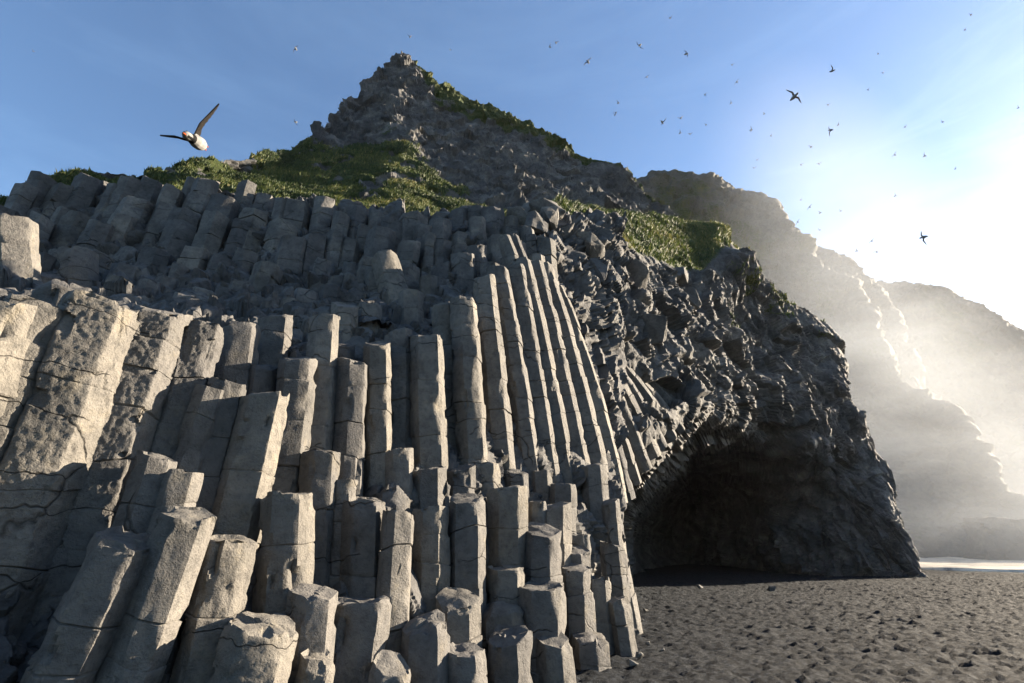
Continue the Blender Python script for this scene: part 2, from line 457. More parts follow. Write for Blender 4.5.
PIT = dict(pit=1.3, ring=0.02, epts=22)
H = [
 # tx  ty   w   bx   by   Y   options
 (12, 299, 62, -60, 480, 5.6, dict(theta=-26)),
 (48, 301, 62, -28, 470, 5.85, dict(theta=-14)),
 (66, 288, 46, 58, 340, 6.9, {}),
 (107, 292, 72, 41, 459, 6.1, dict(**PIT, theta=-9, label='pitted sunlit column with a bright smooth side')),
 (165, 303, 60, 104, 487, 6.75, dict(**PIT, theta=-9)),
 (207, 318, 44, 170, 440, 7.35, dict(**PIT)),
 (214, 386, 32, 190, 459, 7.3, {}),
 (243, 321, 38, 237, 375, 8.6, {}),
 (229, 378, 40, 208, 459, 7.5, {}),
 (277, 311, 34, 270, 365, 9.6, {}),
 (264, 362, 30, 256, 420, 8.8, {}),
 (269, 391, 48, 246, 487, 7.6, dict(pit=1.0, ring=0.04, epts=12)),
 (299, 353, 38, 285, 459, 8.8, {}),
 (326, 312, 30, 315, 459, 9.4, {}),
 (342, 340, 26, 334, 440, 10.2, {}),
 (354, 356, 30, 350, 459, 9.6, dict(theta=10)),
 (378, 339, 28, 379, 459, 10.1, dict(theta=4)),
 (400, 327, 28, 399, 440, 10.9, {}),
 (426, 329, 36, 430, 459, 10.6, dict(pit=0.6)),
 (444, 300, 24, 452, 459, 11.5, {}),
 (462, 294, 28, 471, 459, 11.0, dict(theta=14, bow=1)),
 (484, 272, 26, 500, 459, 11.8, dict(bow=2)),
 (498, 263, 24, 526, 459, 12.4, dict(bow=3)),
 (513, 262, 24, 541, 459, 12.7, dict(bow=4)),
 (520, 256, 24, 556, 459, 13.0, dict(bow=5)),
 (532, 258, 24, 571, 459, 13.4, dict(bow=5)),
 (542, 262, 24, 588, 459, 13.8, dict(bow=6)),
 (552, 284, 27, 616, 505, 14.2, dict(bow=6, end=True, theta=8)),
 (563, 298, 17, 627, 500, 15.6, dict(bow=4, end=True, Yb=16, chip=1.5, mat=BASALT_DARK, rough=1.8)),  # thin fan strands: darker rock colour paints in the shade falling on them
 (572, 314, 17, 635, 484, 16.2, dict(bow=4, end=True, Yb=16.8, chip=1.5, mat=BASALT_DARK, rough=1.8)),
 (582, 328, 17, 644, 470, 16.8, dict(bow=4, end=True, Yb=17.6, chip=1.5, mat=BASALT_DARK, rough=1.8)),
 (593, 340, 17, 653, 457, 17.4, dict(bow=3, end=True, Yb=18.4, chip=1.5, mat=BASALT_DARK, rough=1.8)),
 (604, 351, 17, 662, 447, 18.0, dict(bow=3, end=True, Yb=19.2, chip=1.5, mat=BASALT_DARK, rough=1.8)),
 (616, 361, 16, 671, 438, 18.7, dict(bow=3, end=True, Yb=20, chip=1.5, mat=BASALT_DARK, rough=1.8)),
 (629, 370, 16, 680, 430, 19.6, dict(bow=2, end=True, Yb=20.8, chip=1.5, mat=BASALT_DARK, rough=1.8)),
 (643, 378, 15, 689, 423, 20.5, dict(bow=2, end=True, Yb=21.6, chip=1.5, mat=BASALT_DARK, rough=1.8)),
 (657, 384, 15, 699, 416, 21.3, dict(bow=2, end=True, Yb=22.3, chip=1.5, mat=BASALT_DARK, rough=1.8)),
 (398, 447, 32, 398, 507, 10.0, {}),
 (430, 466, 34, 430, 520, 10.0, {}),
 (459, 467, 31, 459, 520, 10.4, {}),
 (487, 462, 26, 488, 520, 10.8, {}),
 (516, 470, 24, 518, 520, 11.1, {}),
 (562, 482, 27, 563, 540, 11.3, {}),
 (540, 470, 24, 544, 530, 11.8, {}),
 (592, 463, 28, 598, 535, 12.2, {}),
 (610, 500, 20, 620, 612, 11.9, dict(end=True)),
 (612, 545, 26, 622, 650, 11.1, dict(chip=1.8)),
 (598, 580, 28, 603, 660, 10.7, dict(chip=1.8)),
 (617, 600, 22, 627, 660, 10.6, dict(chip=2)),
 (361, 601, 66, 350, 690, 7.7, dict(pit=0.5)),
 (366, 499, 42, 362, 597, 8.7, {}),
 (397, 511, 34, 391, 620, 8.5, dict(theta=22)),
 (430, 507, 36, 428, 615, 9.2, {}),
 (467, 496, 41, 466, 600, 9.3, {}),
 (508, 485, 42, 508, 567, 9.9, {}),
 (541, 530, 40, 541, 575, 9.6, {}),
 (537, 501, 18, 537, 545, 10.4, {}),
 (557, 504, 31, 557, 560, 10.3, {}),
 (541, 587, 52, 541, 690, 8.9, dict(theta=10)),
 (575, 569, 34, 576, 600, 9.9, dict(chip=1.6)),
 (575, 549, 29, 576, 590, 10.3, dict(chip=1.6)),
 (579, 535, 25, 580, 590, 10.8, {}),
 (505, 569, 38, 505, 610, 9.4, {}),
 (500, 611, 48, 500, 640, 9.0, dict(chip=1.5, round_top=0.08)),
 (506, 638, 52, 508, 690, 8.3, {}),
 (457, 602, 46, 457, 640, 8.6, dict(chip=2, round_top=0.04)),
 (426, 626, 52, 426, 683, 8.0, dict(chip=2, round_top=0.05)),
 (464, 652, 44, 466, 690, 7.9, {}),
 (190, 515, 54, 128, 683, 6.0, dict(theta=4)),
 (132, 538, 62, 62, 683, 5.75, dict(theta=-14)),
 (230, 540, 52, 208, 640, 6.6, dict(pit=1.0, ring=0.035, epts=12)),
 (288, 493, 52, 282, 600, 7.5, dict(chip=1.6)),
 (314, 593, 52, 305, 683, 7.2, {}),
 (262, 627, 78, 242, 700, 6.3, dict(pit=0.8, ring=0.035, epts=12)),
 (322, 450, 38, 312, 590, 8.7, {}),
 (344, 480, 30, 338, 590, 8.9, {}),
 (185, 470, 36, 160, 560, 6.7, {}),
 (160, 455, 40, 128, 560, 6.6, {}),
 (318, 660, 40, 310, 700, 6.9, {}),
 (392, 668, 44, 388, 700, 7.3, {}),
 (552, 640, 40, 556, 690, 8.6, dict(chip=1.8)),
 (590, 640, 40, 592, 690, 9.4, dict(chip=2.2, round_top=0.04)),
 (20, 218, 36, 22, 300, 9.5, dict(theta=-12, pit=0.4)),
 (80, 245, 33, 80, 300, 11.0, dict(theta=-8)),
 (384, 251, 30, 398, 300, 12.6, dict(theta=4)),
 (412, 288, 24, 412, 330, 12.6, {}),
 (370, 300, 26, 368, 340, 11.9, {}),
 (345, 300, 28, 343, 340, 11.2, {}),
 (503, 234, 16, 519, 275, 14.4, dict(end=True)),
 (511, 232, 14, 527, 275, 14.6, dict(end=True)),
 (-42, 298, 60, -120, 480, 5.45, dict(theta=-26)),
 (-98, 300, 60, -190, 480, 5.3, dict(theta=-20)),
 (-158, 296, 62, -262, 480, 5.1, dict(theta=-20)),
 (-222, 304, 62, -340, 480, 4.95, dict(theta=-20)),
]
def nearer(px):
    # the left and middle of the stair step towards the viewer
    return float(np.interp(px, [-120, 0, 120, 220, 300, 400, 480, 540, 600, 640], [.86, .86, .87, .86, .85, .86, .91, .96, 1.0, 1.0]))
for (tx, ty, w, bx, by, Y, op) in H:
    if 'up' not in op and not (ty < 265 and tx < 480): Y = Y * nearer(tx)
    traced_column(cliff, tx, ty, w, bx, by, Y, **op)

# rock behind the columns -------------------------------------------------
PXS = [-480, -120, -40, 0, 80, 160, 240, 320, 400, 480, 560, 625]
DEPTH = {
 720: [3.74, 4.4, 4.9, 5.2, 5.7, 5.9, 6.2, 6.8, 7.5, 8.2, 9.1, 10.0],
 600: [3.91, 4.6, 5.3, 5.6, 6.1, 6.2, 6.8, 7.6, 8.6, 9.3, 9.9, 11.2],
 500: [4.08, 4.8, 5.4, 5.7, 6.2, 6.8, 7.5, 8.6, 9.3, 10.0, 11.2, 12.6],
 400: [4.25, 5.0, 5.6, 5.8, 6.3, 7.3, 8.1, 9.3, 10.7, 11.6, 13.3, 15.5],
 330: [4.59, 5.4, 5.9, 6.2, 6.7, 7.8, 9.1, 10.3, 11.4, 12.4, 14.2, 16.5],
 300: [5.44, 6.4, 7.0, 7.6, 8.6, 9.6, 10.6, 11.6, 12.5, 12.9, 14.6, 17],
 262: [9.35, 11, 11.8, 12.2, 12.9, 13.2, 13.5, 13.8, 14.1, 14.4, 15.4, 18],
 225: [10.62, 12.5, 13.4, 13.8, 14.6, 14.9, 15.2, 15.5, 15.7, 16, 17, 20],
 190: [11.56, 13.6, 14.8, 15.3, 16.3, 16.6, 16.9, 17.2, 17.4, 18, 19.5, 23],
}
def back_ctrl(rows, push):
    out = []
    for py in rows:
        r_ = []
        for px, Y in zip(PXS, DEPTH[py]):
            yy = py
            if py >= 330: Y = Y * nearer(px)
            if py == 190: yy = 214 if px < 0 else (206 if px < 40 else (190 if px < 260 else (200 if px < 340 else 216)))
            r_.append(at(px, yy, Y + push))
        out.append(r_)
    return np.array(out)

def craggy(P, nrm, big=(1.0, 0.35), mid=(0.4, 0.14), fine=0.03, stretch=(1, 1, 1), seed=0, crack=0.5):
    S = np.array(stretch)
    Q = P * S
    Q = Q + 0.25 / (1 / big[0]) * 0 + 0.18 * big[0] * np.stack([noise(P / big[0] * 1.3, seed + 7), noise(P / big[0] * 1.3, seed + 8), noise(P / big[0] * 1.3, seed + 9)], -1)
    h1, c1 = blocks(Q / big[0], seed + 1)
    h2, c2 = blocks(Q / mid[0], seed + 2)
    d = big[1] * (h1 - crack * (1 - c1)) + mid[1] * (h2 - crack * (1 - c2)) + fine * fbm(P * 3.0, 4, seed + 3)
    return P + nrm * d[..., None]

def orient(nrm, P):
    # face the viewer's side
    v = np.array([0, 0, CAM_H]) - P
    s = np.sign((nrm * v).sum(-1).mean())
    return nrm * (s if s != 0 else 1)

Pb, _, _ = sheet_points(back_ctrl([720, 600, 500, 400, 330, 300], 0.64), 260, 300)
nb = orient(grid_normals(Pb), Pb)
Pb = craggy(Pb, nb, (0.7, 0.22), (0.28, 0.09), 0.03, (1, 1, 0.35), 21)
mesh_obj('rock_face', Pb.reshape(-1, 3), grid_faces(*Pb.shape[:2]), BASALT_DARK, cliff, sharp=30, loc=(-2, 9, 0))

# ------------------------------------------------------------------ upper weathered tier
upper = empty('weathered_cliff', (-6, 17, 6))
tag(upper, 'shaded upper tier of short broken basalt columns below the green turf', 'basalt cliff')
Pu, _, _ = sheet_points(back_ctrl([330, 300, 262, 225, 190], 0.8), 220, 420)
nu_ = orient(grid_normals(Pu), Pu)
Pu = craggy(Pu, nu_, (0.9, 0.35), (0.4, 0.15), 0.04, (1, 1, 0.6), 33)
mesh_obj('rock_face', Pu.reshape(-1, 3), grid_faces(*Pu.shape[:2]), BASALT_DARK, upper, sharp=30, loc=(-6, 17, 6))

def depth_at(px, py):
    rows = sorted(DEPTH)
    vals = [np.interp(px, PXS, DEPTH[r_]) for r_ in rows]
    return float(np.interp(py, rows, vals))

def upper_top(px):
    return np.interp(px, [-60, 0, 20, 50, 85, 110, 200, 290, 330, 400, 440, 480, 520, 560], [222, 208, 196, 182, 178, 186, 182, 194, 204, 212, 214, 212, 214, 226])

cands = []
rg = np.random.default_rng(5)
nrows = 4
for k in range(nrows):
    f = k / (nrows - 1)
    px = -50 + rg.uniform(0, 10)
    while px < 545:
        top = upper_top(px); bot = np.interp(px, [0, 100, 300, 480, 560], [284, 284, 296, 262, 262])
        py = bot + (top - bot) * f + rg.normal(0, 8)
        w = rg.uniform(17, 34) * (1.0 - 0.1 * f)
        if px > 420: w *= 0.8
        py = max(py, top - 3)
        Y = depth_at(px, py) - 0.1 + rg.uniform(-0.35, 0.35)
        cands.append((px, py, w, Y))
        px += w * rg.uniform(0.78, 0.98)
cands.sort(key=lambda c: -c[2] * 10 / 1.0)
rest_V, rest_F, nvr = [], [], 0
for idx, (px, py, w, Y) in enumerate(cands):
    lean = np.interp(px, [0, 200, 400, 560], [-10, -6, 4, 10]) + rg.normal(0, 1.5)
    T = at(px, py, Y)
    rad = 0.52 * w * zcam(T) / FPX
    hgt = rg.uniform(4.2, 6.0)
    B = T + np.array([lean * 0.03 * 1.0, -0.25, -hgt]) + rg.normal(0, 0.05, 3)
    phi = math.atan2(-T[0], -T[1]) + rg.uniform(-0.3, 0.3)
    V, F = column_mesh(B, T, rad, phi, seed=1000 + idx, ring=0.25, epts=4, rough=1.1, joint=(0.3, 0.9), top_tilt=0.3, chip=1.2,
                       sides=int(rg.choice([5, 6, 6])), round_top=0.0)
    if idx < 100:
        mesh_obj('column', V, F, BASALT_DARK, upper, sharp=38, loc=B)
    else:
        rest_V.append(V); rest_F += [[i + nvr for i in f_] for f_ in F]; nvr += len(V)
if rest_V:
    o = mesh_obj('broken_columns', np.concatenate(rest_V), rest_F, BASALT_DARK, upper, sharp=38, loc=(-6, 17, 6))
    o['kind'] = 'stuff'

# ------------------------------------------------------------------ headland with the sea cave
def px_rows(rows):
    return np.array([[at(*p) for p in r_] for r_ in rows])
HU = [
 [(548, 612, 17), (548, 545, 17), (550, 480, 17), (552, 400, 16.5), (548, 330, 16.2), (543, 280, 16.6), (540, 235, 18.2), (548, 208, 21)],
 [(618, 606, 19.5), (612, 550, 19), (606, 505, 19), (604, 450, 17.6), (592, 370, 16.9), (586, 310, 17.2), (580, 258, 18.8), (575, 228, 21)],
 [(640, 584, 40), (640, 550, 50), (640, 515, 42), (642, 462, 19.6), (630, 400, 18.9), (620, 325, 19.0), (612, 270, 20.6), (612, 240, 23)],
 [(690, 577, 56), (690, 550, 64), (690, 490, 58), (688, 424, 22.6), (678, 388, 22.2), (660, 335, 22.2), (650, 285, 23.2), (650, 254, 25.5)],
 [(735, 579, 50), (735, 550, 52), (733, 495, 50), (731, 424, 28.5), (718, 382, 26.4), (698, 340, 26), (684, 295, 26.5), (680, 267, 28)],
 [(790, 580, 41), (788, 545, 40), (784, 500, 41), (777, 445, 34.5), (758, 396, 31), (735, 345, 30), (716, 300, 30), (700, 268, 30.5)],
 [(850, 578, 36.5), (846, 540, 36.5), (838, 500, 36), (826, 450, 35), (804, 400, 34), (772, 350, 33.2), (742, 300, 32.6), (716, 252, 32.2)],
 [(900, 577, 34.8), (890, 540, 35), (874, 500, 35.2), (855, 450, 35.6), (836, 400, 35.6), (814, 352, 35), (770, 302, 34.2), (722, 243, 33.4)],
 [(927, 577, 34.5), (912, 540, 35.4), (893, 498, 36.4), (868, 440, 37.6), (848, 396, 38.2), (845, 350, 38.0), (792, 303, 37), (728, 243, 35)],
]
C = np.array([[at(*p) for p in r_] for r_ in HU])          # (cols, rows, 3)
C[:, 0, 2] = np.minimum(C[:, 0, 2], -0.3)
C = np.swapaxes(C, 0, 1)                                      # rows, cols
# wrap round the far side
w1 = C[:, -1:] + np.array([0.2, 6, 0]); w2 = C[:, -1:] + np.array([-6, 22, -1])
C = np.concatenate([C, w1, w2], 1)
# the ledge above, then down behind
LEDGE = [(562, 216, 24), (590, 217, 27), (630, 218, 31), (662, 221, 34.5), (690, 226, 37), (705, 227, 37.5), (716, 228, 37), (723, 232, 36.5), (730, 241, 37.5)]
lr = np.array([at(*p) for p in LEDGE])
lr = np.concatenate([lr, lr[-1:] + np.array([[-1, 5, -1.5]]), lr[-1:] + np.array([[-7, 20, -3]])])[None]
lb = lr + np.array([2, 10, -5.0])
C = np.concatenate([C, lr, lb], 0)
NR, NC = 430, 520
Ph, tr_, tc_ = sheet_points(C, NR, NC)
nh = orient(grid_normals(Ph), Ph)
TR, TC = np.meshgrid(tr_, tc_, indexing='ij')
# coarser, blockier towards the left; strands running down to the right on the headland
blk = np.clip(1 - (TC - 2.2) / 2.0, 0.25, 1)
S = 1.0
Q = Ph.copy()
strand = np.stack([Q[..., 0] * 0.9 + Q[..., 2] * 0.35, Q[..., 1] * 0.8, Q[..., 2] * 0.38 - Q[..., 0] * 0.1], -1)
warp = np.stack([noise(Ph * 0.5, 51), noise(Ph * 0.5, 52), noise(Ph * 0.5, 53)], -1)
h0, c0 = blocks(Ph / 3.2 + 0.25 * warp, 41)
h1, c1 = blocks(strand / 0.95 + 0.3 * warp, 42)
h2, c2 = blocks(strand / 0.42 + 0.3 * warp, 43)
hb, cb = blocks(Ph / 1.5 + 0.15 * warp, 44)
d = 0.6 * h0 + 0.8 * fbm(Ph * 0.22, 3, 46)
d = d + blk * 0.40 * (hb - 0.5 * (1 - cb)) + (1.15 - blk) * (0.30 * (h1 - 0.4 * (1 - c1))) + (0.19 - 0.11 * blk) * (h2 - 0.4 * (1 - c2))
d = d + (0.13 - 0.08 * blk) * ridged(Ph * 1.1, 4, 47) + 0.05 * blocks(Ph * 4.0, 45)[0] + 0.04 * fbm(Ph * 4, 3, 48)
top_soft = np.clip((7.0 - TR) / 0.4, 0.22, 1) * np.where((TR < 3.4) & (TC > 1.4) & (TC < 4.6), 0.55, 1.0)
d = d * top_soft
sil = np.clip(np.abs(TC - 8) / 0.8, 0.45, 1)
Ph2 = Ph + nh * (d * sil)[..., None]
n2 = orient(grid_normals(Ph2), Ph2)
gm = np.clip((TR - 6.75) / 0.35, 0, 1) * 1.0
up = np.abs(n2[..., 2])
pn = fbm(Ph * 0.35, 4, 61)
ridge_g = np.clip((TR - 5.4) / 1.0, 0, 1) * np.clip((TC - 6.6) / 0.9, 0, 1) * (0.8 * (pn > -0.1) + 0.2 * up)
patch = np.clip((pn - 0.1) * 3, 0, 1) * np.clip((TR - 4.8) / 1.0, 0, 1) * np.clip((up - 0.35) * 3, 0, 1) * (TC > 4.5)
hgrass = np.clip(np.maximum(np.maximum(gm, ridge_g), patch), 0, 1)
head = mesh_obj('cave_headland', Ph2.reshape(-1, 3), grid_faces(NR, NC), CLIFF, None, sharp=28, attrs={'grass': hgrass}, loc=at(800, 577, 35))
tag(head, 'dark craggy headland with a wide black sea cave at its foot and grass on top', 'headland')

# big angular blocks lodged over the cave and beside the fan
def rock_block(seed, size, stretch):
    rg_ = np.random.default_rng(seed)
    bm = bmesh.new()
    for _ in range(11):
        v = rg_.normal(0, 1, 3); v /= np.linalg.norm(v)
        v = np.sign(v) * np.abs(v) ** 0.7 * rg_.uniform(0.75, 1.0)
        bm.verts.new(v * stretch * size)
    r_ = bmesh.ops.convex_hull(bm, input=bm.verts)
    bmesh.ops.delete(bm, geom=[g for g in r_['geom_interior'] if isinstance(g, bmesh.types.BMVert)], context='VERTS')
    bmesh.ops.bevel(bm, geom=list(bm.edges), offset=0.025 * size, segments=1, affect='EDGES', clamp_overlap=True)
    bmesh.ops.triangulate(bm, faces=bm.faces[:])
    bmesh.ops.subdivide_edges(bm, edges=bm.edges[:], cuts=3, use_grid_fill=True)
    bmesh.ops.remove_doubles(bm, verts=bm.verts, dist=0.01 * size)
    bm.normal_update()
    Vv = np.array([v.co[:] for v in bm.verts]); Nn = np.array([v.normal[:] for v in bm.verts])
    Vv = Vv + Nn * (0.06 * size * fbm(Vv * 1.8 / size + seed, 3, seed % 50) + 0.03 * size * fbm(Vv * 6 / size, 2, seed % 50))[:, None]
    bm.verts.index_update()
    F = [[v.index for v in f_.verts] for f_ in bm.faces]
    bm.free()
    return Vv, F
BL = [(560, 235, 17.5, .75), (576, 222, 19, .6), (590, 250, 17.8, .9), (548, 222, 18.5, .7), (570, 262, 17, .7), (600, 280, 17.3, 1.0), (618, 262, 19, .8), (584, 292, 16.8, .7), (606, 318, 16.9, 1.0), (640, 276, 20.8, .8), (650, 330, 20.5, 1.0), (690, 300, 25.5, .8), (556, 250, 16.8, .5), (535, 225, 18, .6), (520, 222, 18.5, .7), (500, 218, 19, .6), (545, 208, 19.4, .8), (530, 208, 20.3, .5), (680, 275, 26.5, .6), (470, 215, 19, .5), (440, 222, 18.6, .6)]
for k, (px, py, Y, sz) in enumerate(BL):
    rg_ = np.random.default_rng(300 + k)
    c = at(px, py, Y + 0.5 * sz - (1.6 if px < 552 else 0))
    Vv, F = rock_block(500 + k, sz, np.array([rg_.uniform(.7, 1), rg_.uniform(.7, 1), rg_.uniform(.8, 1.25)]))
    a = rg_.uniform(0, 6.28); ca, sa = math.cos(a), math.sin(a)
    Vv = Vv @ np.array([[ca, -sa, 0], [sa, ca, 0], [0, 0, 1]]).T
    tl = rg_.uniform(-.5, .5); ct, st = math.cos(tl), math.sin(tl)
    Vv = Vv @ np.array([[ct, 0, st], [0, 1, 0], [-st, 0, ct]]).T
    mesh_obj('boulder', Vv + c, F, BASALT_DARK, head if px > 552 else upper, sharp=30, loc=c)

# ------------------------------------------------------------------ the peak
MP = [-90, 0, 50, 100, 150, 200, 250, 295, 330, 370, 387, 405, 425, 445, 480, 510, 545, 575, 625, 655, 684, 700]
MS = [235, 210, 188, 178, 178, 168, 161, 153, 121, 79, 58, 53, 66, 83, 100, 112, 129, 148, 174, 196, 217, 232]
MF = [250, 232, 212, 208, 205, 205, 210, 214, 220, 228, 230, 232, 233, 234, 235, 235, 235, 236, 236, 238, 240, 245]
YF = [14.5, 15.2, 16, 17, 17.2, 17.4, 17.6, 17.8, 18, 18.2, 18.2, 18.4, 18.8, 19.5, 21, 23, 26, 28.5, 32, 34, 37, 40]
YS = [22, 22, 23, 25, 26, 28, 32, 38, 46, 54, 57, 58, 58, 58, 58, 57, 56, 55, 53, 51, 50, 50]
rowsM = []
T5 = [0, 0.12, 0.25, 0.4, 0.55, 0.7, 0.85, 1.0]
for t in T5:
    r_ = []
    for px, ps, pf, yf, ys in zip(MP, MS, MF, YF, YS):
        py = pf + (ps - pf) * t
        g = t ** 0.75
        r_.append(at(px, py, yf + (ys - yf) * g))
    rowsM.append(r_)
last = np.array(rowsM[-1])
rowsM = [np.array(r_) for r_ in rowsM] + [last + np.array([1, 9, -7.0]), last + np.array([3, 28, -30.0])]
CM = np.array(rowsM)
NR, NC = 420, 620
Pm, tr_, tc_ = sheet_points(CM, NR, NC)
nm = orient(grid_normals(Pm), Pm)
TR, TC = np.meshgrid(tr_, tc_, indexing='ij')
PXg = np.interp(TC, np.arange(len(MP)), MP)
t_up = np.interp(TR, range(len(T5)), T5)
pn = fbm(Pm * 0.12, 4, 71)
pn2 = fbm(Pm * 0.5, 3, 72)
lim = np.interp(PXg, [0, 250, 295, 330, 370, 410, 450, 480, 520, 560, 700], [1.3, 1.3, 1.1, .72, .58, .5, .36, .26, .14, .06, .04])
mg = np.clip((lim + 0.09 * pn + 0.05 * pn2 - t_up) / 0.10 + 0.5, 0, 1)
rim = np.clip((t_up - np.interp(PXg, [395, 420, 440, 490, 520, 560, 640, 690], [1.2, .93, .84, .86, .85, .88, .92, .9])) / 0.05 + pn2 * 1.0, 0, 1) * (PXg > 400)
rim = rim * (TR < 8)
outc = np.clip((fbm(Pm * 0.34, 4, 75) - 0.14) * 6, 0, 1) * (t_up > 0.05)
mg = mg * (1 - 0.9 * outc)
mgrass = np.maximum(mg, rim * 0.9)
rockk = 1 - 0.88 * mg
strand = np.stack([Pm[..., 0] * 0.8 - Pm[..., 2] * 0.45, Pm[..., 1] * 0.7, Pm[..., 2] * 0.6 + Pm[..., 0] * 0.35], -1)
warp = np.stack([noise(Pm * 0.25, 81), noise(Pm * 0.25, 82), noise(Pm * 0.25, 83)], -1)
h1, c1 = blocks(strand / 2.4 + 0.35 * warp, 84); h2, c2 = blocks(strand / 0.95 + 0.35 * warp, 85)
d = rockk * (0.42 * (h1 - 0.4 * (1 - c1)) + 0.20 * (h2 - 0.4 * (1 - c2)) + 0.08 * blocks(Pm * np.array([1.5, 1.2, 1.6]), 89)[0] + 0.55 * ridged(Pm * np.array([0.30, 0.30, 0.22]), 5, 86)) + 0.4 * fbm(Pm * 0.14, 3, 87) + 0.12 * fbm(Pm * 1.2, 3, 88)
d = d * np.clip(TR / 0.6, 0.2, 1)
Pm2 = Pm + nm * d[..., None]
peak = mesh_obj('hill', Pm2.reshape(-1, 3), grid_faces(NR, NC), MOUNT, None, sharp=32, attrs={'grass': mgrass})
tag(peak, 'steep pointed rocky hill with green turf on its lower slope', 'hill', kind='structure')

# ------------------------------------------------------------------ hills in the haze
def hill(name, label, px, ys, yb, Yb, Ysil, back, seed, amp, nr=300, nc=440):
    rows = []
    for t in (0, 0.2, 0.4, 0.6, 0.8, 1.0):
        rows.append([at(p, b_ + (s - b_) * t, B_ + (S_ - B_) * t ** 0.85) for p, s, b_, B_, S_ in zip(px, ys, yb, Yb, Ysil)])
    rows = [np.array(r_) for r_ in rows]
    rows[0][:, 2] = -1.0
    last = rows[-1]
    rows += [last + np.array([4, back * 0.4, -6]), last + np.array([8, back, -last[:, 2].max() * 0.8])]
    Ch = np.array(rows)
    end = Ch[:, -1:] + np.array([-back * 0.1, back, 0])
    Ch = np.concatenate([Ch, end], 1)
    P, tr_, tc_ = sheet_points(Ch, nr, nc)
    n_ = orient(grid_normals(P), P)
    TR, TC = np.meshgrid(tr_, tc_, indexing='ij')
    str_ = np.stack([P[..., 0], P[..., 1], P[..., 2] * 1.6], -1)
    h1, c1 = blocks(str_ / (amp * 3.5), seed)
    dd = amp * (0.35 * (h1 - 0.3 * (1 - c1)) + 0.55 * ridged(str_ / (amp * 9), 4, seed + 1) + 0.5 * fbm(P / (amp * 4), 4, seed + 2) + 0.22 * ridged(str_ / (amp * 1.6), 3, seed + 3) + 0.12 * blocks(str_ / (amp * 0.8), seed + 4)[0])
    P2 = P + n_ * dd[..., None]
    g = np.clip(0.2 + fbm(P / (amp * 8), 4, seed + 5) * 0.6, 0, 1)
    o = mesh_obj(name, P2.reshape(-1, 3), grid_faces(nr, nc), HILLM, None, sharp=40, attrs={'grass': g})
    return tag(o, label, 'hill', kind='structure')
hill('hill', 'hazy rocky hill with a long ridge falling to the right behind the headland',
     [560, 620, 655, 690, 720, 745, 768, 780, 794, 815, 840, 857, 868, 895, 943, 966, 995, 1040],
     [215, 190, 179, 180, 190, 201, 206, 222, 238, 262, 284, 296, 328, 378, 415, 449, 490, 540],
     [560] * 18, [80] * 12 + [79, 77, 76, 75, 74, 74], [100] * 9 + [98, 97, 95, 91, 87, 83, 80, 77, 75], 40, 200, 1.9)
hill('hill', 'faint hazy ridge between the two misty hills',
     [740, 780, 798, 826, 855, 868, 890, 920, 960, 1000],
     [225, 236, 243, 256, 270, 287, 320, 380, 450, 520], [556] * 10, [115] * 10, [136] * 10, 40, 220, 2.1)
hill('hill', 'broad pale misty hill farthest along the beach under the sun',
     [780, 830, 868, 892, 915, 949, 983, 1024, 1090, 1160, 1240, 1320],
     [300, 294, 289, 288, 289, 294, 313, 338, 378, 425, 480, 530], [553] * 12, [160] * 12, [192] * 12, 60, 240, 2.5)

# sea stack in the mist
st_rows = []
st_c = at(1032, 556, 68)
nz, na = 40, 80
SV = []
for i in range(nz):
    f = i / (nz - 1)
    for j in range(na):
        a = 2 * math.pi * j / na
        rx = 11.5 * (1 - 0.22 * f) * (1 + 0.3 * max(0, 0.25 - f)); ry = 9 * (1 - 0.25 * f)
        SV.append((rx * math.copysign(abs(math.cos(a)) ** 0.6, math.cos(a)), ry * math.sin(a), -1 + 9.0 * f - (1.2 * math.cos(a) + 0.6) * f * f))
for fr in (0.7, 0.4, 0.1):
    for j in range(na):
        v = SV[(nz - 1) * na + j]; SV.append((v[0] * fr, v[1] * fr, v[2] * fr + 7.6 * (1 - fr)))
SV = np.array(SV).reshape(nz + 3, na, 3) * 0.6
h1, c1 = blocks(SV / 1.5, 91)
rd = SV * np.array([1, 1, 0]); rd /= np.linalg.norm(rd, axis=-1, keepdims=True) + 1e-6
SV = SV + rd * (0.5 * h1 + 0.5 * fbm(SV * 0.45, 4, 92))[..., None]
SV[..., 2] += 0.35 * fbm(SV * 0.5, 3, 93)
i = np.arange((nz + 3) * na).reshape(nz + 3, na)
Fq = np.stack([i[:-1], np.roll(i, -1, 1)[:-1], np.roll(i, -1, 1)[1:], i[1:]], -1).reshape(-1, 4)
base = np.array([st_c[0], st_c[1], 0.0])
stk = mesh_obj('sea_stack', SV.reshape(-1, 3) + base, Fq, HILLM, None, sharp=35, loc=base)
tag(stk, 'pale blocky rock stack standing in the mist at the end of the beach', 'sea stack')

